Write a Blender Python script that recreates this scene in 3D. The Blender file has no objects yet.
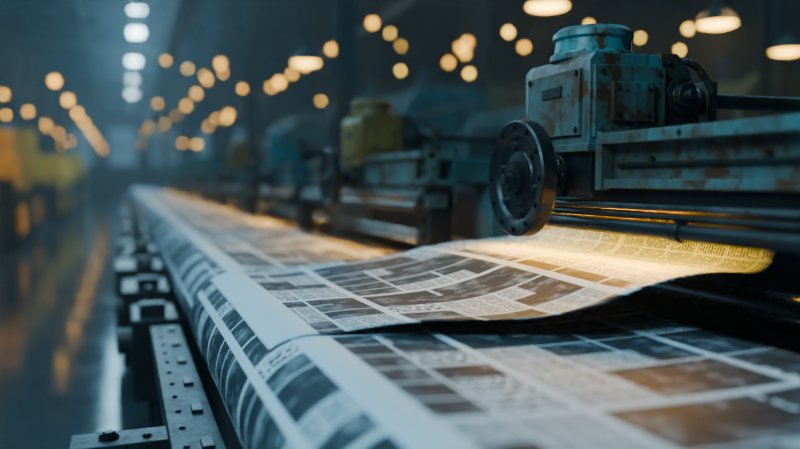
import bpy, bmesh, math, random
from mathutils import Vector, Matrix
random.seed(7)
C = bpy.context.scene.collection

# ------------------------------------------------------------ node helpers
def new_mat(name):
    m = bpy.data.materials.new(name); m.use_nodes = True
    nt = m.node_tree; nt.nodes.clear()
    out = nt.nodes.new('ShaderNodeOutputMaterial')
    b = nt.nodes.new('ShaderNodeBsdfPrincipled')
    nt.links.new(b.outputs[0], out.inputs[0])
    return m, nt, b
def N(nt, t, **kw):
    n = nt.nodes.new(t)
    for k, v in kw.items(): setattr(n, k, v)
    return n
def setin(nt, sock, v):
    if isinstance(v, bpy.types.NodeSocket): nt.links.new(v, sock)
    else: sock.default_value = v
def M(nt, op, a, b=0.0, c=0.0):
    n = N(nt, 'ShaderNodeMath', operation=op)
    setin(nt, n.inputs[0], a); setin(nt, n.inputs[1], b)
    if op in ('MULTIPLY_ADD', 'COMPARE'): setin(nt, n.inputs[2], c)
    return n.outputs[0]
def MIX(nt, f, a, b, mode='MIX'):
    n = N(nt, 'ShaderNodeMix', data_type='RGBA', blend_type=mode)
    setin(nt, n.inputs[0], f)
    for s, v in ((n.inputs[6], a), (n.inputs[7], b)):
        if not isinstance(v, bpy.types.NodeSocket) and len(v) == 3: v = (*v, 1)
        setin(nt, s, v)
    return n.outputs[2]
def NOISE(nt, vec, scale, detail=4, rough=0.55):
    n = N(nt, 'ShaderNodeTexNoise')
    if vec is not None: nt.links.new(vec, n.inputs['Vector'])
    n.inputs['Scale'].default_value = scale; n.inputs['Detail'].default_value = detail
    n.inputs['Roughness'].default_value = rough
    return n.outputs[0]
def RAMP(nt, f, lo, hi):
    n = N(nt, 'ShaderNodeMapRange', interpolation_type='SMOOTHSTEP')
    setin(nt, n.inputs[0], f); n.inputs[1].default_value = lo; n.inputs[2].default_value = hi
    return n.outputs[0]
def OBJ(nt):
    return N(nt, 'ShaderNodeTexCoord').outputs['Object']

def worn(name, paint, rust, dark, amount=0.5, rough=0.45, scale=9, metal=0.0, edge=False, streak=0.3):
    m, nt, b = new_mat(name); o = OBJ(nt)
    n1 = NOISE(nt, o, scale, 8, 0.68); n2 = NOISE(nt, o, scale*3.3, 6, 0.7); n3 = NOISE(nt, o, scale*0.35, 3)
    tone = MIX(nt, RAMP(nt, n3, 0.3, 0.7), tuple(c*0.55 for c in paint), tuple(min(1, c*1.25) for c in paint))
    mp = N(nt, 'ShaderNodeMapping'); nt.links.new(o, mp.inputs[0]); mp.inputs['Scale'].default_value = (28, 28, 3)
    st = NOISE(nt, mp.outputs[0], 1.0, 4)
    c = MIX(nt, M(nt, 'MULTIPLY', RAMP(nt, st, 0.50, 0.72), streak), tone, dark)
    c = MIX(nt, RAMP(nt, n1, 0.62-0.12*amount, 0.66-0.08*amount), c, rust)
    c = MIX(nt, RAMP(nt, n2, 0.66-0.08*amount, 0.70-0.06*amount), c, dark)
    if edge:
        g = N(nt, 'ShaderNodeNewGeometry')
        e1 = RAMP(nt, M(nt, 'ADD', g.outputs['Pointiness'], M(nt, 'MULTIPLY', n1, 0.16)), 0.60, 0.66)
        c = MIX(nt, M(nt, 'MULTIPLY', e1, 0.7), c, rust)
    nt.links.new(c, b.inputs['Base Color'])
    r = M(nt, 'MULTIPLY_ADD', n2, 0.4, rough-0.2); nt.links.new(r, b.inputs['Roughness'])
    b.inputs['Metallic'].default_value = metal
    bp = N(nt, 'ShaderNodeBump'); bp.inputs['Strength'].default_value = 0.4; bp.inputs['Distance'].default_value = 0.004
    nt.links.new(n1, bp.inputs['Height']); nt.links.new(bp.outputs[0], b.inputs['Normal'])
    return m
def emis(name, col, s, sample=False):
    m, nt, b = new_mat(name)
    b.inputs['Base Color'].default_value = (*[c*0.5 for c in col], 1)
    b.inputs['Emission Color'].default_value = (*col, 1); b.inputs['Emission Strength'].default_value = s
    if not sample:
        try: m.cycles.emission_sampling = 'NONE'
        except Exception: pass
    return m

def paper(name, seedoff=(0.0, 0.0), base=(0.58, 0.72, 0.82), margin=(0.62, 0.715), tphoto=0.54, tbig=0.60, textfrom=99.0):
    m, nt, b = new_mat(name)
    uv = N(nt, 'ShaderNodeUVMap').outputs[0]
    su = N(nt, 'ShaderNodeSeparateXYZ'); nt.links.new(uv, su.inputs[0])
    mp = N(nt, 'ShaderNodeMapping'); nt.links.new(uv, mp.inputs[0]); mp.inputs['Location'].default_value = (seedoff[0], seedoff[1], 0)
    v = mp.outputs[0]
    sp = N(nt, 'ShaderNodeSeparateXYZ'); nt.links.new(v, sp.inputs[0])
    U, V = sp.outputs[0], sp.outputs[1]
    def brick(w, h, mort, off=0.0, sq=1.0, freq=2):
        n = N(nt, 'ShaderNodeTexBrick'); nt.links.new(v, n.inputs['Vector'])
        n.offset = off; n.offset_frequency = freq; n.squash = sq; n.squash_frequency = 2
        n.inputs['Color1'].default_value = (0, 0, 0, 1); n.inputs['Color2'].default_value = (1, 1, 1, 1)
        n.inputs['Mortar'].default_value = (0, 0, 0, 1)
        n.inputs['Scale'].default_value = 1; n.inputs['Mortar Size'].default_value = mort
        n.inputs['Mortar Smooth'].default_value = 0.0; n.inputs['Bias'].default_value = 0
        n.inputs['Brick Width'].default_value = w; n.inputs['Row Height'].default_value = h
        return n.outputs['Color'], n.outputs['Fac']
    blk, blkm = brick(0.17, 0.125, 0.0045, 0.0, 1.0)
    big, bigm = brick(0.345, 0.25, 0.008, 0.5)
    col, colm = brick(0.0567, 9.0, 0.0025)
    pag, pagm = brick(0.51, 0.75, 0.014)
    row = M(nt, 'DIVIDE', V, 0.0115)
    inl = M(nt, 'LESS_THAN', M(nt, 'FRACT', row), 0.62)
    cmb = N(nt, 'ShaderNodeCombineXYZ'); nt.links.new(U, cmb.inputs[0])
    nt.links.new(M(nt, 'FLOOR', row), cmb.inputs[1])
    mul = N(nt, 'ShaderNodeVectorMath', operation='MULTIPLY'); nt.links.new(cmb.outputs[0], mul.inputs[0]); mul.inputs[1].default_value = (150, 7.3, 1)
    word = M(nt, 'GREATER_THAN', NOISE(nt, mul.outputs[0], 1.0, 2), 0.42)
    text = M(nt, 'MULTIPLY', M(nt, 'MULTIPLY', inl, word), 0.9)
    hrow = M(nt, 'DIVIDE', V, 0.042)
    hin = M(nt, 'LESS_THAN', M(nt, 'FRACT', hrow), 0.66)
    cm2 = N(nt, 'ShaderNodeCombineXYZ'); nt.links.new(U, cm2.inputs[0]); nt.links.new(M(nt, 'MULTIPLY', V, 0.55), cm2.inputs[1])
    head = M(nt, 'MULTIPLY', hin, M(nt, 'GREATER_THAN', NOISE(nt, cm2.outputs[0], 75, 0), 0.45))
    ph = NOISE(nt, v, 26, 5, 0.6); ph2 = NOISE(nt, v, 9, 2)
    photo = M(nt, 'SUBTRACT', 1.0, M(nt, 'MULTIPLY', RAMP(nt, M(nt, 'MULTIPLY_ADD', ph2, 0.5, M(nt, 'MULTIPLY', ph, 0.5)), 0.47, 0.68), 0.36))
    bl = N(nt, 'ShaderNodeSeparateColor'); nt.links.new(blk, bl.inputs[0]); br = bl.outputs[0]
    bg = N(nt, 'ShaderNodeSeparateColor'); nt.links.new(big, bg.inputs[0]); bgr = bg.outputs[0]
    nt_zone = M(nt, 'LESS_THAN', su.outputs[0], textfrom)
    isphoto = M(nt, 'MULTIPLY', M(nt, 'GREATER_THAN', br, tphoto), nt_zone)
    isbig = M(nt, 'MULTIPLY', M(nt, 'GREATER_THAN', bgr, tbig), nt_zone)
    ishead = M(nt, 'MULTIPLY', M(nt, 'GREATER_THAN', br, 0.33), M(nt, 'LESS_THAN', br, 0.46))
    def lerp(f, a, c): return M(nt, 'ADD', M(nt, 'MULTIPLY', a, M(nt, 'SUBTRACT', 1.0, f)), M(nt, 'MULTIPLY', c, f))
    ink = lerp(ishead, M(nt, 'MULTIPLY', text, M(nt, 'SUBTRACT', 1.0, colm)), head)
    ink = lerp(isphoto, ink, photo)
    ink = M(nt, 'MULTIPLY', ink, M(nt, 'SUBTRACT', 1.0, blkm))
    inkb = M(nt, 'MULTIPLY', photo, M(nt, 'SUBTRACT', 1.0, bigm))
    ink = lerp(isbig, ink, inkb)
    ink = M(nt, 'MULTIPLY', ink, M(nt, 'SUBTRACT', 1.0, pagm))
    inm = M(nt, 'MULTIPLY', M(nt, 'GREATER_THAN', su.outputs[0], margin[0]), M(nt, 'LESS_THAN', su.outputs[0], margin[1]))
    ink = M(nt, 'MULTIPLY', ink, M(nt, 'SUBTRACT', 1.0, inm))
    pn = NOISE(nt, v, 3, 3)
    pc = MIX(nt, pn, base, tuple(c*0.86 for c in base))
    c = MIX(nt, M(nt, 'MULTIPLY', ink, 0.98), pc, (0.010, 0.020, 0.030))
    nt.links.new(c, b.inputs['Base Color'])
    b.inputs['Roughness'].default_value = 0.7
    b.inputs['Specular IOR Level'].default_value = 0.15
    bp = N(nt, 'ShaderNodeBump'); bp.inputs['Strength'].default_value = 0.3; bp.inputs['Distance'].default_value = 0.012
    nt.links.new(NOISE(nt, v, 7, 3), bp.inputs['Height']); nt.links.new(bp.outputs[0], b.inputs['Normal'])
    return m

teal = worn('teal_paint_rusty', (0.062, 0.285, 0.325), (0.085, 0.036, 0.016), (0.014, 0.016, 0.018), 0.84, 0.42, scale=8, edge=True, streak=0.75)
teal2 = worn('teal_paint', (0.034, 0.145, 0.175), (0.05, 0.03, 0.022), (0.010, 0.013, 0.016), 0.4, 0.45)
rusty = worn('rusted_iron', (0.050, 0.075, 0.080), (0.11, 0.05, 0.02), (0.015, 0.012, 0.010), 0.9, 0.55, 12, 0.3)
iron = worn('oily_cast_iron', (0.032, 0.037, 0.042), (0.075, 0.042, 0.025), (0.008, 0.008, 0.009), 0.55, 0.38, 14, 0.6)
blackm = worn('black_frame_steel', (0.012, 0.015, 0.020), (0.03, 0.027, 0.024), (0.005, 0.005, 0.007), 0.4, 0.45, 8, 0.3)
rail = worn('worn_rail_steel', (0.05, 0.07, 0.09), (0.04, 0.033, 0.028), (0.012, 0.012, 0.015), 0.8, 0.5, 18, 0.6)
shaftm = worn('shaft_steel', (0.10, 0.115, 0.125), (0.09, 0.05, 0.03), (0.03, 0.03, 0.03), 0.5, 0.35, 14, 0.8)
chrome = worn('polished_roller_steel', (0.42, 0.45, 0.48), (0.25, 0.2, 0.15), (0.12, 0.12, 0.12), 0.1, 0.25, 20, 1.0, streak=0)
yellowp = worn('yellow_machine_paint', (0.78, 0.42, 0.006), (0.1, 0.05, 0.02), (0.03, 0.02, 0.015), 0.2, 0.5, 3)
ochre = worn('ochre_machine_paint', (0.22, 0.13, 0.02), (0.06, 0.035, 0.02), (0.015, 0.014, 0.012), 0.4, 0.5, 4)
wallm = worn('wall_concrete', (0.020, 0.048, 0.062), (0.018, 0.033, 0.04), (0.015, 0.028, 0.035), 0.3, 0.8, 0.6)
ceilm = worn('ceiling_steel_deck', (0.010, 0.018, 0.025), (0.012, 0.014, 0.014), (0.008, 0.01, 0.012), 0.3, 0.8, 0.5)
steelb = worn('hall_structural_steel', (0.016, 0.032, 0.042), (0.028, 0.028, 0.026), (0.010, 0.013, 0.014), 0.3, 0.6, 2)
warm = emis('lamp_glow_warm', (1.0, 0.58, 0.06), 16)
warm2 = emis('lamp_glow_amber', (1.0, 0.48, 0.03), 11)
cool = emis('skylight_glass', (0.55, 0.86, 1.0), 28)
coolw = emis('window_glass', (0.20, 0.50, 0.75), 0.3)
tubee = emis('yellow_dryer_tube', (1.0, 0.50, 0.004), 6)
floorm, nt, b = new_mat('polished_concrete_floor'); o = OBJ(nt)
n1 = NOISE(nt, o, 0.8, 6); n2 = NOISE(nt, o, 2.2, 5)
nt.links.new(MIX(nt, n1, (0.016, 0.030, 0.040), (0.050, 0.072, 0.086)), b.inputs['Base Color'])
nt.links.new(M(nt, 'MULTIPLY_ADD', n2, 0.22, 0.0), b.inputs['Roughness'])
b.inputs['Specular IOR Level'].default_value = 0.7
bp = N(nt, 'ShaderNodeBump'); bp.inputs['Strength'].default_value = 0.08; bp.inputs['Distance'].default_value = 0.02
nt.links.new(n2, bp.inputs['Height']); nt.links.new(bp.outputs[0], b.inputs['Normal'])

# ------------------------------------------------------------ mesh builder
class B:
    def __init__(s, *mats): s.bm = bmesh.new(); s.mats = list(mats)
    def mi(s, mat):
        if mat not in s.mats: s.mats.append(mat)
        return s.mats.index(mat)
    def box(s, x0, x1, y0, y1, z0, z1, mat=None, taper=0):
        co = [(x0,y0,z0),(x1,y0,z0),(x1,y1,z0),(x0,y1,z0),(x0+taper,y0+taper,z1),(x1-taper,y0+taper,z1),(x1-taper,y1-taper,z1),(x0+taper,y1-taper,z1)]
        v = [s.bm.verts.new(c) for c in co]; k = s.mi(mat) if mat else 0
        for f in ((3,2,1,0),(4,5,6,7),(0,1,5,4),(1,2,6,5),(2,3,7,6),(3,0,4,7)):
            fc = s.bm.faces.new([v[i] for i in f]); fc.material_index = k
        return s
    def prism(s, pts, axis, a0, a1, mat=None):
        k = s.mi(mat) if mat else 0
        def P(p, a):
            if axis == 'x': return (a, p[0], p[1])
            if axis == 'y': return (p[0], a, p[1])
            return (p[0], p[1], a)
        A = [s.bm.verts.new(P(p, a0)) for p in pts]; D = [s.bm.verts.new(P(p, a1)) for p in pts]
        fs = [s.bm.faces.new(A), s.bm.faces.new(list(reversed(D)))]
        n = len(pts)
        for i in range(n): fs.append(s.bm.faces.new([A[i], D[i], D[(i+1)%n], A[(i+1)%n]]))
        for f in fs: f.material_index = k
        return s
    def lathe(s, prof, p0, direc, seg=40, mat=None):
        k = s.mi(mat) if mat else 0
        d = Vector(direc).normalized(); q = d.to_track_quat('Z', 'Y'); p0 = Vector(p0)
        rings = []
        for (a, r) in prof:
            if r < 1e-6: rings.append([s.bm.verts.new(p0 + d*a)])
            else: rings.append([s.bm.verts.new(p0 + q @ Vector((r*math.cos(2*math.pi*i/seg), r*math.sin(2*math.pi*i/seg), a))) for i in range(seg)])
        for R, T in zip(rings, rings[1:]):
            for i in range(seg):
                j = (i+1) % seg
                if len(R) == 1 and len(T) == 1: continue
                if len(R) == 1: f = s.bm.faces.new([R[0], T[i], T[j]])
                elif len(T) == 1: f = s.bm.faces.new([R[i], R[j], T[0]])
                else: f = s.bm.faces.new([R[i], R[j], T[j], T[i]])
                f.material_index = k; f.smooth = True
        return s
    def cyl(s, p0, p1, r, seg=24, mat=None, r2=None):
        p0, p1 = Vector(p0), Vector(p1); L = (p1-p0).length
        r2 = r if r2 is None else r2
        return s.lathe([(0,0),(0,r),(L,r2),(L,0)], p0, p1-p0, seg, mat)
    def bolt(s, p, d, r=0.012, mat=None):
        s.lathe([(0,0),(0,r*1.5),(r*0.35,r*1.5)], p, d, 12, mat)
        return s.lathe([(0,r),(r*1.1,r),(r*1.1,0)], p, d, 6, mat)
    def tube(s, pts, r, seg=10, mat=None):
        for a, c in zip(pts, pts[1:]): s.cyl(a, c, r, seg, mat)
        return s
    def obj(s, name, parent=None, bevel=0.0):
        bmesh.ops.recalc_face_normals(s.bm, faces=s.bm.faces[:])
        me = bpy.data.meshes.new(name)
        s.bm.to_mesh(me); s.bm.free()
        for m in s.mats: me.materials.append(m)
        o = bpy.data.objects.new(name, me); C.objects.link(o)
        if parent: o.parent = parent
        if bevel:
            md = o.modifiers.new('bevel', 'BEVEL'); md.width = bevel; md.segments = 2; md.limit_method = 'ANGLE'; md.angle_limit = math.radians(50)
        try: me.set_sharp_from_angle(angle=math.radians(40))
        except Exception: pass
        return o
def empty(name):
    e = bpy.data.objects.new(name, None); e.empty_display_size = 0.2; C.objects.link(e); return e
def area(name, loc, target, sx, sy, power, col, parent=None):
    l = bpy.data.lights.new(name, 'AREA'); l.shape = 'RECTANGLE'; l.size = sx; l.size_y = sy; l.energy = power; l.color = col
    o = bpy.data.objects.new(name, l); C.objects.link(o); o.location = loc
    o.rotation_euler = (Vector(target)-Vector(loc)).to_track_quat('-Z', 'Y').to_euler()
    if parent: o.parent = parent
    return o
def long_area(name, loc, d, L, wdt, power, col, parent):
    l = area(name, loc, (loc[0], loc[1], loc[2]-1), L, wdt, power, col, parent)
    zax = -Vector(d).normalized(); xax = Vector((0,1,0)); yax = zax.cross(xax)
    l.rotation_euler = Matrix((xax,yax,zax)).transposed().to_euler()
    return l
def smooth_curve(tab, x):
    if x <= tab[0][0]: return tab[0][1]
    if x >= tab[-1][0]: return tab[-1][1]
    for i in range(len(tab)-1):
        if tab[i][0] <= x <= tab[i+1][0]:
            x0, y0 = tab[i]; x1, y1 = tab[i+1]
            m0 = (tab[i+1][1]-tab[i-1][1])/(tab[i+1][0]-tab[i-1][0]) if i > 0 else (y1-y0)/(x1-x0)
            m1 = (tab[i+2][1]-tab[i][1])/(tab[i+2][0]-tab[i][0]) if i+2 < len(tab) else (y1-y0)/(x1-x0)
            h = x1-x0; t = (x-x0)/h
            return (2*t**3-3*t*t+1)*y0+(t**3-2*t*t+t)*h*m0+(-2*t**3+3*t*t)*y1+(t**3-t*t)*h*m1

def grid_mesh(name, rows, uvs, mat, thick=0.0015, parent=None):
    bm = bmesh.new(); uvl = bm.loops.layers.uv.new('UVMap')
    V = [[bm.verts.new(p) for p in r] for r in rows]
    for i in range(len(rows)-1):
        for j in range(len(rows[0])-1):
            f = bm.faces.new([V[i][j], V[i][j+1], V[i+1][j+1], V[i+1][j]]); f.smooth = True
            for l, (a, c) in zip(f.loops, ((i,j),(i,j+1),(i+1,j+1),(i+1,j))): l[uvl].uv = uvs[a][c]
    me = bpy.data.meshes.new(name); bm.to_mesh(me); bm.free(); me.materials.append(mat)
    o = bpy.data.objects.new(name, me); C.objects.link(o)
    if parent: o.parent = parent
    if thick:
        md = o.modifiers.new('paper', 'SOLIDIFY'); md.thickness = thick; md.offset = -1
    return o

# ------------------------------------------------------------ newspaper web
RC = (0.456, 0.80)
def web_profile(r, xr, sag=0.0):
    pts = []
    for k in range(0, 37):
        a = math.radians(285 - k*(195/36))
        pts.append((RC[0]+r*math.cos(a), RC[1]+r*math.sin(a)))
    n = 30
    for k in range(1, n+1):
        t = k/n; x = RC[0] + (xr-RC[0])*t
        pts.append((x, RC[1]+r - sag*math.sin(math.pi*t)))
    return pts
def wob(x, y, a):
    return a*(math.sin(y*2.1+x*2.3)+0.6*math.sin(y*5.3-x*3.1+1))
def build_web(name, r, y0, y1, ny, xr, mat, w, parent=None, slant=0.0):
    prof = web_profile(r, xr, 0.012)
    arc = [0]
    for p, q in zip(prof, prof[1:]): arc.append(arc[-1]+math.hypot(q[0]-p[0], q[1]-p[1]))
    rows, uvs = [], []
    for i in range(ny+1):
        y = y0+(y1-y0)*i/ny; R, Uv = [], []
        for (x, z), a in zip(prof, arc):
            yy = y + slant*(a-0.66)*(i/ny)
            R.append((x, yy, z+wob(x, y, w))); Uv.append((a, yy))
        rows.append(R); uvs.append(Uv)
    return grid_mesh(name, rows, uvs, mat, 0.002, parent)
pm1 = paper('newsprint_web', (0.02, 0.31), tbig=0.55); pm2 = paper('newsprint_sheet', (3.37, 5.73), margin=(-1, 0.47), tphoto=0.50, tbig=0.56, textfrom=1.28); pm3 = paper('newsprint_far', (1.13, 1.9))
web = empty('newspaper_web')
build_web('continuous_layer', 0.192, 3.0, 42, 160, 1.36, pm3, 0.002, web)
build_web('top_layer', 0.200, -0.9, 3.42, 120, 1.46, pm1, 0.002, web, slant=-0.05)

# lifted sheet
near_d = [(0.44,0.3965),(0.55,0.392),(0.70,0.380),(0.83,0.370),(1.0,0.356),(1.13,0.328),(1.26,0.282),(1.39,0.256),(1.50,0.251),(1.57,0.247),(1.60,0.232),(1.618,0.200),(1.625,0.155)]
rows, uvs = [], []
ny = 60
XS = [0.34+1.24*i/140 for i in range(141)] + [1.58+0.045*i/30 for i in range(1,31)]
for j in range(ny+1):
    t = j/ny; R, Uv = [], []; al = 0; pz = None
    for x in XS:
        s = (x-0.34)/1.285
        yn = 1.97 - 0.39*s + 0.03*math.sin(s*7); yf = 3.44 - 0.42*s
        y = yn+(yf-yn)*t
        if x < 0.456:
            z = RC[1] + math.sqrt(0.205**2-(x-RC[0])**2) + wob(x, y, 0.002) - 0.0005
        else:
            xs = x + 0.04*t*math.sin(min(1, s)*math.pi)
            d = smooth_curve(near_d, min(xs, 1.625))
            env = min(1, max(0, (x-0.48)/0.25))*min(1, (1.66-x)/0.2)
            d -= 0.012*math.sin(s*9+t*4)*env*(0.4+0.6*t)
            if t < 0.12: d -= 0.008*(1-t/0.12)**2*env
            z = 1.4-d
            zf = 1.005 + wob(x, y, 0.002) - 0.0005
            z = zf+(z-zf)*min(1, max(0, (x-0.456)/0.12)) if x < 0.576 else z
            z = max(z, zf)
        if pz is not None and x > 1.5: al += math.hypot(x-pz[0], z-pz[1])-(x-pz[0])
        pz = (x, z)
        R.append((x, y, z)); Uv.append((x+al, y+0.25*s))
    rows.append(R); uvs.append(Uv)
grid_mesh('newspaper_sheet', rows, uvs, pm2, 0.0012)

# ------------------------------------------------------------ press units
def wheel(parent, yo):
    w = B(iron)
    cx, cy, cz = 1.155, 2.23+yo, 1.405
    w.lathe([(0,0),(0,0.030),(0.012,0.034),(0.012,0.052),(0.030,0.056),(0.034,0.085),(0.040,0.09),(0.040,0.128),(0.030,0.134),(0.022,0.146),(0.018,0.180),(0.024,0.186),(0.066,0.186),(0.072,0.180),(0.072,0)], (cx,cy,cz), (1,0,0), 72)
    for k in range(6):
        a = 2*math.pi*k/6+0.3
        w.lathe([(0.0,0.0),(0.0,0.010),(0.014,0.016),(0.014,0.0)], (cx+0.026, cy+0.109*math.cos(a), cz+0.109*math.sin(a)), (1,0,0), 14, blackm)
        w.bolt((cx+0.040, cy+0.109*math.cos(a), cz+0.109*math.sin(a)), (-1,0,0), 0.009, rail)
    for k in range(4):
        a = 2*math.pi*k/4+0.6
        w.bolt((cx+0.013, cy+0.043*math.cos(a), cz+0.043*math.sin(a)), (-1,0,0), 0.005, chrome)
    for k in range(12):
        a = 2*math.pi*k/12
        w.bolt((cx+0.019, cy+0.163*math.cos(a), cz+0.163*math.sin(a)), (-1,0,0), 0.006, iron)
    w.cyl((cx-0.02,cy,cz),(cx+0.03,cy,cz),0.016,20,chrome)
    w.cyl((cx+0.06,cy,cz),(1.36,cy,cz),0.035,24,iron)
    w.cyl((cx+0.10,cy,cz),(cx+0.13,cy,cz),0.055,24,iron)
    return w.obj('hand_wheel', parent, 0.0)

def unit(yo, by0, by1, hero=False, headmat=None, beammat=None):
    e = empty('printing_press_unit'); hm = headmat or teal
    tm = beammat or (teal if hero else teal2)
    b = B(tm)
    b.box(1.40,1.44,by0,by1,1.385,1.535)
    b.box(1.35,1.54,by0,by1,1.506,1.540)
    b.box(1.362,1.54,by0,by1,1.376,1.402)
    b.box(1.352,1.53,by1-0.02,by1+0.012,1.370,1.546)
    y = by1-0.30
    while y > by0+0.1:
        b.bolt((1.40,y+0.10,1.455),(-1,0,0),0.009,iron)
        b.bolt((1.35,y-0.07,1.523),(-1,0,0),0.006,iron); y -= 0.42
    b.box(1.385,1.402,by0,by1-0.05,1.44,1.452,iron)
    if not hero:
        b.box(1.375,1.40,by0+0.02,by1-0.02,1.30,1.38); b.box(1.37,1.38,by0+0.1,by1-0.1,1.40,1.50)
    b.obj('cross_beam', e, 0.006)
    b = B(blackm)
    b.box(1.39,1.53,by0,by1,1.325,1.376); b.box(1.50,1.54,by0,by1+0.35,1.25,1.34)
    b.cyl((1.355,by0,1.325),(1.355,by1+0.28,1.325),0.010,20,shaftm)
    b.cyl((1.350,by0,1.300),(1.350,by1+0.28,1.300),0.009,20,iron)
    b.cyl((1.345,by0,1.265),(1.345,by1+0.34,1.265),0.022,28,iron)
    b.cyl((1.345,by1-0.4,1.265),(1.345,by1-0.36,1.265),0.027,28,iron)
    b.box(1.31,1.39,by1+0.33,by1+0.36,1.23,1.34)
    b.box(1.38,1.50,by1+0.02,by1+0.33,1.29,1.335)
    b.obj('guide_rollers', e, 0.003)
    ty0 = 1.60 if hero else by0+0.5; ty1 = by1+0.85 if hero else by1-0.5
    t = B(tubee); t.cyl((1.46,ty0,1.262),(1.46,ty1,1.262),0.010,16)
    t.cyl((1.46,ty0-0.03,1.262),(1.46,ty0,1.262),0.014,16,iron); t.cyl((1.46,ty1,1.262),(1.46,ty1+0.03,1.262),0.014,16,iron)
    t.obj('dryer_lamp_tube', e)
    h = B(hm)
    h.prism([(1.335,1.50),(1.60,1.50),(1.60,1.77),(1.585,1.79),(1.355,1.79),(1.335,1.765)],'y',2.05+yo,2.45+yo)
    h.box(1.322,1.340,2.09+yo,2.41+yo,1.54,1.745)
    h.box(1.345,1.60,2.035+yo,2.052+yo,1.53,1.75)
    h.box(1.325,1.615,2.04+yo,2.46+yo,1.488,1.512)
    h.box(1.40,1.55,2.022+yo,2.036+yo,1.58,1.70)
    for yy in (2.105,2.395):
        for zz in (1.555,1.73): h.bolt((1.322,yy+yo,zz),(-1,0,0),0.007,iron)
    for xx in (1.37,1.575):
        for zz in (1.55,1.73): h.bolt((xx,2.036+yo,zz),(0,-1,0),0.007,iron)
    for xx in (1.42,1.53):
        for zz in (1.60,1.68): h.bolt((xx,2.022+yo,zz),(0,-1,0),0.005,iron)
    h.lathe([(0,0.118),(0.004,0.140),(0.024,0.140),(0.028,0.126),(0.070,0.122),(0.076,0.132),(0.094,0.130),(0.110,0.112),(0.114,0.05),(0.118,0.0)],(1.475,2.25+yo,1.786),(0,0,1),48)
    for k in range(8):
        a = k*math.pi/4
        h.bolt((1.475+0.132*math.cos(a),2.25+yo+0.132*math.sin(a),1.810),(0,0,1),0.005,iron)
    h.box(1.317,1.323,2.19+yo,2.31+yo,1.665,1.70,iron)
    h.obj('gear_head_housing', e, 0.007)
    g = B(iron)
    g.prism([(1.36,1.345),(1.47,1.345),(1.56,1.39),(1.58,1.495),(1.35,1.495),(1.345,1.37)],'y',2.06+yo,2.42+yo)
    g.cyl((1.325,2.23+yo,1.415),(1.37,2.23+yo,1.415),0.068,32)
    for k in range(6):
        a = k*2*math.pi/6; g.bolt((1.325,2.23+yo+0.052*math.cos(a),1.415+0.052*math.sin(a)),(-1,0,0),0.005,chrome)
    g.box(1.345,1.36,2.33+yo,2.42+yo,1.36,1.47); g.bolt((1.345,2.375+yo,1.40),(-1,0,0),0.008); g.bolt((1.345,2.375+yo,1.44),(-1,0,0),0.008)
    g.lathe([(0,0),(0,0.075),(0.02,0.075),(0.025,0.055),(0.05,0.052),(0.055,0.03),(0.08,0.028),(0.08,0)],(1.60,2.25+yo,1.645),(1,0,0),32)
    g.prism([(1.60,1.50),(1.72,1.50),(1.755,1.57),(1.745,1.66),(1.71,1.75),(1.665,1.80),(1.60,1.80)],'y',2.06+yo,2.30+yo,rusty)
    g.lathe([(0,0),(0,0.060),(0.018,0.060),(0.022,0.040),(0.045,0.036),(0.045,0.018),(0.07,0.016),(0.07,0)],(1.672,2.06+yo,1.665),(0,-1,0),32)
    for k in range(6):
        a = k*math.pi/3; g.bolt((1.672+0.05*math.cos(a),2.042+yo,1.665+0.05*math.sin(a)),(0,-1,0),0.005,rail)
    for xx,zz in ((1.63,1.53),(1.71,1.54),(1.63,1.77)): g.bolt((xx,2.06+yo,zz),(0,-1,0),0.008)
    g.box(1.60,1.78,2.09+yo,2.30+yo,1.40,1.50,rusty)
    g.obj('gearbox', e, 0.005)
    s = B(shaftm)
    z = 1.672; y = 2.20+yo
    s.lathe([(0,0),(0,0.050),(0.04,0.050),(0.04,0.036),(0.10,0.034),(0.10,0.045),(0.14,0.045),(0.14,0.026),(0.62,0.026),(0.62,0.038),(0.68,0.038),(0.68,0.026),(1.4,0.026),(1.4,0)],(1.74,y,z),(1,0,0),28)
    s.box(1.86,1.90,y-0.055,y+0.055,z-0.09,z+0.06,rusty)
    s.box(1.80,1.96,y-0.06,y+0.06,z-0.13,z-0.09,iron)
    s.tube([(1.70,y-0.1,1.775),(1.74,y-0.1,1.785),(1.78,y-0.1,1.765),(1.81,y-0.1,1.73),(1.84,y-0.1,1.69)],0.012,12,rusty)
    s.cyl((1.70,y-0.1,1.775),(1.68,y-0.05,1.75),0.016,12,iron)
    s.box(2.85,3.05,y-0.1,y+0.1,0,1.32,teal2); s.box(1.80,3.0,y-0.06,y+0.06,z-0.21,z-0.13,teal2); s.box(2.9,3.0,y-0.06,y+0.06,1.32,z+0.05,teal2)
    s.obj('drive_shaft', e, 0.003)
    f = B(teal2)
    f.box(1.66,1.78,by1+0.10,by1+0.38,1.29,1.50); f.box(1.74,1.82,by1-0.10,by1+0.50,0,1.48); f.box(1.74,1.82,by0,by0+0.2,0,1.45)
    f.box(1.54,1.80,by0,by0+0.2,1.385,1.50)
    f.box(1.83,1.90,by0,by1+0.5,0,1.34,blackm)
    f.box(1.70,1.90,by1-0.12,by1+0.54,0.0,0.06)
    if not hero:
        f.box(1.42,1.54,by0+0.02,by0+0.22,0.6,1.40,blackm); f.box(1.40,1.56,by0,by0+0.24,1.26,1.34,tm)
        for zz in (1.05,1.12,1.19): f.bolt((1.42,by0+0.12,zz),(-1,0,0),0.014,iron)
    f.obj('side_frame', e, 0.006)
    r = B(chrome)
    r.cyl((1.64,by0,1.085),(1.64,by1+0.45,1.085),0.017,36,chrome)
    r.cyl((1.62,by0,1.035),(1.62,by1+0.45,1.035),0.011,36,chrome)
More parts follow.
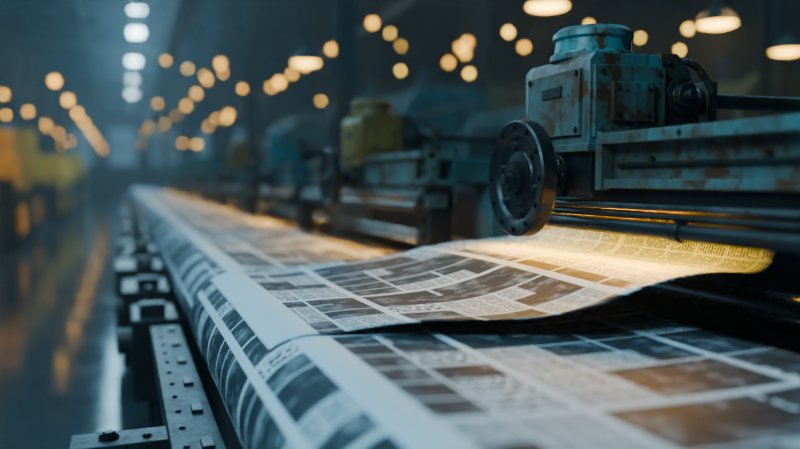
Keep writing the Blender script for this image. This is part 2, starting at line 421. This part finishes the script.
    r.cyl((1.71,by0,1.02),(1.71,by1+0.45,1.02),0.040,36,iron)
    r.cyl((1.60,by0,0.90),(1.60,by1+0.45,0.90),0.06,36,iron)
    r.obj('delivery_rollers', e)
    wheel(e, yo)
    L = ty1-ty0-0.06
    if hero:
        long_area('dryer_light', (1.435,2.29,1.252), (-0.20,0,-0.17), 1.12, 0.05, 19, (1.0,0.40,0.0), e)
        long_area('dryer_light_down', (1.49,2.26,1.245), (-0.02,0,-0.20), 1.12, 0.05, 8, (1.0,0.46,0.0), e)
    else:
        long_area('dryer_light', (1.445,(ty0+ty1)/2,1.250), (-0.18,0,-0.20), L, 0.03, 20, (1.0,0.40,0.0), e)
    return e
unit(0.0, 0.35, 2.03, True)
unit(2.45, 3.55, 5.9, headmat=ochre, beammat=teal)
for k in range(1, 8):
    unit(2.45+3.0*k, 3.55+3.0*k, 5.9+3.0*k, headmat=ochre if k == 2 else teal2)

# ------------------------------------------------------------ press bed / left rail
pb = empty('press_bed_frame')
b = B(blackm)
b.box(0.42,1.50,-0.9,40,0.50,0.60); b.box(0.36,0.42,-0.9,40,0.30,0.60)
b.box(0.60,1.34,-0.9,40,0.90,0.93)
for k in range(0,28):
    y = -0.6+1.5*k
    b.box(0.40,0.52,y,y+0.12,0,0.52); b.box(1.24,1.34,y,y+0.12,0,0.92); b.box(0.62,0.70,y,y+0.1,0.6,0.92)
b.obj('bed_beams', pb, 0.006)
b = B(rail)
b.box(0.11,0.255,0.4,4.15,0.625,0.65); b.box(0.11,0.128,0.4,4.15,0.55,0.63,blackm); b.box(0.235,0.255,0.4,4.15,0.50,0.63,blackm)
for k in range(20):
    y = 0.6+0.18*k
    b.bolt((0.15,y,0.65),(0,0,1),0.007,iron)
    if k % 2: b.box(0.19,0.225,y-0.04,y+0.04,0.65,0.662,iron)
for y in (0.9,2.5,4.0):
    b.box(0.13,0.23,y,y+0.1,0,0.63,blackm); b.box(0.2,0.42,y+0.02,y+0.08,0.40,0.50,blackm)
b.obj('side_rail', pb, 0.004)
b = B(rail)
b.box(-0.17,0.14,2.42,2.56,0.585,0.615); b.box(-0.17,0.14,2.42,2.44,0.50,0.59,blackm); b.box(-0.17,0.14,2.54,2.56,0.50,0.59,blackm)
b.bolt((-0.06,2.49,0.615),(0,0,1),0.02,iron); b.bolt((0.05,2.47,0.615),(0,0,1),0.01,iron)
b.cyl((-0.02,2.49,0.0),(-0.02,2.49,0.59),0.035,20,blackm)
b.obj('rail_bracket', pb, 0.004)
b = B(blackm)
k = 0; y = 4.3
while y < 38:
    w = 0.55+0.25*((k*37) % 5)/5; zt = 0.66+0.16*((k*53) % 4)/4
    b.box(0.02-0.05*(k%3),0.26,y,y+w,0.22,zt); b.box(0.10,0.34,y+0.05,y+w-0.05,0,0.3)
    b.cyl((-0.06,y+0.2,zt-0.15),(0.05,y+0.2,zt-0.15),0.07,20,iron)
    b.box(0.06,0.2,y+0.1,y+0.2,zt,zt+0.07,blackm); b.cyl((0.12,y+w-0.12,zt),(0.12,y+w-0.12,zt+0.12),0.025,14,iron)
    b.box(0.08,0.38,y+w,y+w+0.3,0.45,0.55)
    y += w+0.3; k += 1
b.cyl((0.20,4.2,0.42),(0.20,38,0.42),0.03,14,iron)
b.obj('drive_motor_boxes', pb, 0.006)
b = B(iron)
b.cyl((0.456,-0.9,0.80),(0.456,41,0.80),0.17,32); b.cyl((0.456,-1.1,0.80),(0.456,-0.9,0.80),0.04,20)
for k in range(15): b.box(0.41,0.50,-0.5+2.9*k,-0.42+2.9*k,0.58,0.70)
b.obj('web_turn_roller', pb)

# ------------------------------------------------------------ hall shell
X0,X1,Y0,Y1,ZC = -9,20,-5,92,9.0
B(floorm).box(X0,X1,Y0,Y1,-0.1,0).obj('floor')
B(ceilm).box(X0,X1,Y0,Y1,ZC,ZC+0.2).obj('ceiling')
B(wallm).box(X0-0.2,X0,Y0,Y1,0,ZC).obj('wall_left')
B(wallm).box(X1,X1+0.2,Y0,Y1,0,ZC).obj('wall_right')
B(wallm).box(X0,X1,Y1,Y1+0.2,0,ZC).obj('wall_back')
B(wallm).box(X0,X1,Y0-0.2,Y0,0,ZC).obj('wall_front')
b = B(cool, steelb)
for k in range(10):
    y = 26+5*k
    b.box(0.40,1.00,y,y+2.2,ZC-0.10,ZC-0.02); b.box(0.35,0.40,y,y+2.2,ZC-0.2,ZC-0.01,steelb); b.box(1.00,1.05,y,y+2.2,ZC-0.2,ZC-0.01,steelb)
    b.box(0.35,1.05,y-0.06,y,ZC-0.2,ZC-0.01,steelb); b.box(0.69,0.71,y,y+2.2,ZC-0.13,ZC-0.10,steelb)
b.obj('window_1')
b = B(coolw, steelb)
for k in range(7):
    b.box(X0+0.01,X0+0.05,14+11*k,20+11*k,3.2,6.2)
    for j in range(5): b.box(X0+0.01,X0+0.1,14+11*k+1.5*j,14.12+11*k+1.5*j,3.2,6.2,steelb)
b.obj('window_2')
b = B(coolw, steelb)
for k in range(5):
    b.box(-6+4.5*k,-3.2+4.5*k,Y1-0.06,Y1-0.01,3.0,7.2)
    b.box(-6+4.5*k,-3.2+4.5*k,Y1-0.12,Y1-0.01,5.0,5.15,steelb)
b.obj('window_3')
def hcol(x, y, z=ZC-0.02):
    b = B(steelb)
    b.box(x-0.15,x+0.15,y-0.15,y-0.12,0,z); b.box(x-0.15,x+0.15,y+0.12,y+0.15,0,z); b.box(x-0.015,x+0.015,y-0.12,y+0.12,0,z)
    b.box(x-0.25,x+0.25,y-0.25,y+0.25,0,0.04); b.box(x-0.22,x+0.22,y-0.2,y+0.2,0.04,0.5,ochre)
    b.obj('steel_column')
for k in range(8):
    hcol(-4.6, 12+10*k)
    hcol(3.45, 12.5+10*k)
    hcol(9.0, 9+10*k)
b = B(steelb)
for k in range(11):
    y = 6+8*k
    b.box(X0+.02,X1-.02,y-0.08,y+0.08,7.3,7.45); b.box(X0+.02,X1-.02,y-0.08,y+0.08,8.7,8.85)
    x = X0+.1; i = 0
    while x < X1-1.3:
        a = (x,y,7.4) if i%2==0 else (x,y,8.75); c = (x+1.2,y,8.75) if i%2==0 else (x+1.2,y,7.4)
        b.cyl(a,c,0.04,8); x += 1.2; i += 1
b.obj('roof_trusses')
b = B(steelb)
b.cyl((1.8,4,6.6),(1.8,90,6.6),0.3,24); b.cyl((-1.4,4,7.0),(-1.4,90,7.0),0.12,16); b.cyl((7.4,4,6.2),(7.4,90,6.2),0.16,16)
for k in range(11):
    for x,z in ((1.8,6.9),(-1.4,7.1),(7.4,6.35)): b.box(x-0.02,x+0.02,5.98+8*k,6.02+8*k,z,7.4)
b.obj('overhead_ducts')

# ------------------------------------------------------------ background presses
def tower(x, y, w, l, h, mat, seed):
    random.seed(seed); e = empty('press_tower')
    b = B(mat)
    for yy in (y, y+l-0.15):
        b.prism([(x,0),(x+w,0),(x+w,h*0.8),(x+w*0.8,h),(x+w*0.15,h),(x,h*0.85)],'y',yy,yy+0.15)
    b.box(x,x+w,y,y+l,0,0.25)
    b.box(x+w*0.1,x+w*0.4,y+0.15,y+l-0.15,h*0.86,h*0.97)
    b.obj('side_plates', e, 0.02)
    b = B(iron)
    for k in range(6):
        zz = 0.5+k*(h-0.8)/6; xx = x+w*(0.25+0.45*random.random())
        b.cyl((xx,y+0.1,zz),(xx,y+l-0.1,zz),0.16+0.08*random.random(),20,chrome if k%3==0 else iron)
    b.box(x+w,x+w+0.2,y+l*0.3,y+l*0.6,0.3,h*0.5,blackm)
    b.box(x-0.15,x,y+l*0.3,y+l*0.7,0.8,1.6,ochre)
    b.cyl((x+w*0.5,y+l*0.5,h*0.95),(x+w*0.5,y+l*0.5,h+0.5),0.15,16,steelb)
    b.obj('rollers', e)
    b = B(steelb)
    b.box(x-0.8,x,y,y+l,h*0.55,h*0.57)
    for k in range(5): b.cyl((x-0.78,y+l*k/4.0,h*0.57),(x-0.78,y+l*k/4.0,h*0.57+1.0),0.02,8)
    b.cyl((x-0.78,y,h*0.57+1.0),(x-0.78,y+l,h*0.57+1.0),0.02,8); b.box(x-0.8,x-0.74,y,y+0.06,0,h*0.55); b.box(x-0.8,x-0.74,y+l-0.06,y+l,0,h*0.55)
    b.obj('catwalk', e)
tower(5.2,9.5,1.8,2.2,2.5,teal2,1); tower(5.0,14,2.0,2.6,3.2,teal2,2); tower(5.4,19,2.2,3.0,3.6,teal2,3)
tower(5.2,26,2.2,3.5,3.6,teal2,4); tower(9.8,10.5,2.0,3,3.2,ochre,5); tower(10.5,16,2.4,3,4.2,ochre,6); tower(11,23,2.4,4,4.5,teal2,7)
tower(5.2,38,2.2,4.5,3.6,ochre,8)
def cabinet(x, y, w, l, h, seed):
    e = empty('folding_machine'); random.seed(seed)
    b = B(blackm); b.box(x,x+w,y,y+l,0,0.75); b.box(x+0.05,x+w-0.05,y+0.05,y+l-0.05,0.75,h*0.6)
    b.obj('base_frame', e, 0.02)
    b = B(yellowp); b.box(x-0.04,x+w+0.04,y+0.1,y+l*0.75,h*0.5,h*0.78); b.box(x+0.1,x+w-0.1,y+0.3,y+l*0.6,h*0.78,h)
    b.box(x+w,x+w+0.08,y+0.2,y+0.6,0.3,0.9); b.cyl((x+w*0.5,y-0.1,h*0.66),(x+w*0.5,y+0.1,h*0.66),0.2,24)
    b.obj('yellow_covers', e, 0.02)
    b = B(iron)
    for k in range(4): b.cyl((x+0.2,y+0.3+k*l*0.2,h*0.4),(x+w+0.1,y+0.3+k*l*0.2,h*0.4),0.1,16)
    b.cyl((x+0.3,y+l*0.8,0.7),(x+0.3,y+l*0.8,h+0.4),0.06,12); b.box(x+0.1,x+0.5,y+l*0.75,y+l*0.9,h+0.3,h+0.7,blackm)
    b.obj('rollers', e)
for k,(x,y) in enumerate(((-3.6,12.5),(-3.5,17.0),(-3.7,22),(-3.5,27.5),(-3.6,34),(-3.5,43))):
    cabinet(x,y,1.5,3.0,2.1+0.3*(k%3),k)

# ------------------------------------------------------------ lamps
def pendant(x, y, z, r=0.22):
    b = B(steelb, warm)
    b.lathe([(0.0,r),(0.02,r),(0.10,r*0.75),(0.16,r*0.35),(0.20,0.05),(0.28,0.04),(0.28,0)],(x,y,z),(0,0,1),32)
    b.lathe([(0.015,0),(-0.02,r*0.5),(0.005,r*0.88),(0.015,r*0.9)],(x,y,z),(0,0,1),32,warm)
    b.cyl((x,y,z+0.26),(x,y,ZC-0.02),0.012,8)
    b.obj('pendant_lamp')
for p in ((4.08,7.05,3.15),(6.35,7.2,3.15),(8.6,8.4,3.15),(2.6,11.6,3.15),(5.1,17.9,3.2)):
    pendant(*p)
random.seed(11)
def bulb(b, x, y, z, r, mat):
    b.lathe([(-r,0),(-r*0.7,r*0.7),(0,r),(r*0.7,r*0.7),(r,0)],(x,y,z),(0,0,1),12,mat)
    b.cyl((x,y,z+r*0.8),(x,y,ZC-0.02),0.012,6,steelb)
def string(pts, mat):
    b = B(steelb, mat)
    for x,y,z,r in pts: bulb(b,x,y,z,r,mat)
    b.obj('hall_lamp_string')
string([(-1.95,y,4.4,0.11) for y in (26,32,38,44,52,60,70,82)], warm2)
string([(-4.2,y,4.6,0.10) for y in (32.6,40.4,49,58,70)], warm2)
string([(3.6,y,5.9,0.12) for y in (31,36,42,49,57,66,78)], warm2)
string([(4.55,y,4.4,0.11) for y in (24,30.5,36.5,45,55,66,80)], warm2)
string([(6.8,y,5.9,0.10) for y in (21.6,26.3,30.5,33,38,44,54)], warm2)
string([(x,y,5.9+0.2*math.sin(y*3),0.10) for x,y in ((10.2,22.5),(10.7,24.2),(11.2,24.9),(11.3,26.6),(13,24),(14.5,23))], warm2)
string([(x,y,z,0.065) for x,y,z in ((4.0,32.5,3.9),(3.9,45,3.4),(2.9,38,6.6),(2.6,55,5.2),(6.1,22.5,2.7))], warm)
string([(x,y,z,0.065) for x,y,z in ((8.4,23.7,4.9),(8.3,34,4.9),(8.2,44,4.4),(9.6,33,3.9),(11.8,34,4.4),(13.6,30,4.0),(7.9,15.3,4.6),(12.4,15,4.9),(14.6,18,5.0),(9.2,20,3.6),(10.4,27.5,3.1),(8.3,18.2,4.1),(12.0,18.5,5.6),(13.2,20.5,4.4),(15.5,21,5.9),(9.5,28,6.9),(11.0,31,7.0))], warm)
string([(2.85,y,z,0.05) for y,z in ((26,3.4),(34,2.9),(24,4.6),(42,3.3),(20,3.7),(30,5.3))], warm2)
string([(1.2,y,z,0.05) for y,z in ((30,4.2),(40,4.0),(50,4.3),(24,4.9),(60,4.0))], warm2)
string([(-3.05,y,z,0.05) for y,z in ((24,3.2),(36,3.6),(44,3.2),(20,3.9))], warm2)

# ------------------------------------------------------------ lights
area('skylight_key', (-1.6,3.6,6.5), (0.7,2.0,1.0), 2.5, 4, 280, (0.38,0.76,1.0))
area('machine_fill_side', (-2.6,0.3,4.2), (1.3,2.2,1.5), 1.2, 1.6, 170, (0.42,0.85,1.0))  # cool fill added at left front to brighten the press unit, no skylight there
area('skylight_back', (0.6,13.0,8.0), (0.8,5,1.0), 2.0, 8, 320, (0.35,0.75,1.0))
area('skylight_far', (0.5,35,8.6), (0.5,35,0), 3, 30, 2000, (0.34,0.76,1.0))
area('skylight_left', (-4,18,8.0), (-1.5,14,0), 2, 12, 460, (0.36,0.76,1.0))
area('skylight_right', (7,12,8.3), (6,13,0), 4, 14, 340, (0.34,0.78,1.0))
area('pendant_warm_right', (6.35,7.2,3.05), (3.0,5.0,1.4), 0.5, 0.5, 20, (1.0,0.55,0.15))
area('folder_warm_fill', (-1.6,14.5,3.6), (-2.9,16,1.2), 0.5, 3.0, 75, (1.0,0.64,0.12))  # warm fill added to tint the yellow folding machines, no pendant hangs here
area('press_hall_warm', (11,20,6.5), (10,20,0), 6, 16, 160, (1.0,0.52,0.14))
w = bpy.data.worlds.new('hall_world'); bpy.context.scene.world = w; w.use_nodes = True
nt = w.node_tree
nt.nodes['Background'].inputs[0].default_value = (0.015,0.04,0.055,1)
nt.nodes['Background'].inputs[1].default_value = 0.5
vs = nt.nodes.new('ShaderNodeVolumeScatter')   # thin factory haze
vs.inputs['Color'].default_value = (0.70,0.88,1,1); vs.inputs['Density'].default_value = 0.0044; vs.inputs['Anisotropy'].default_value = 0.4
nt.links.new(vs.outputs[0], nt.nodes['World Output'].inputs['Volume'])

# ------------------------------------------------------------ camera
cd = bpy.data.cameras.new('camera'); cam = bpy.data.objects.new('camera', cd); C.objects.link(cam)
cam.location = (0,0,1.4)
cam.rotation_euler = (math.radians(90-3.27), 0, math.radians(-19.47))
cd.lens = 35; cd.sensor_width = 36; cd.clip_end = 200; cd.clip_start = 0.02
cd.dof.use_dof = True; cd.dof.focus_distance = 2.42; cd.dof.aperture_fstop = 0.75
bpy.context.scene.camera = cam
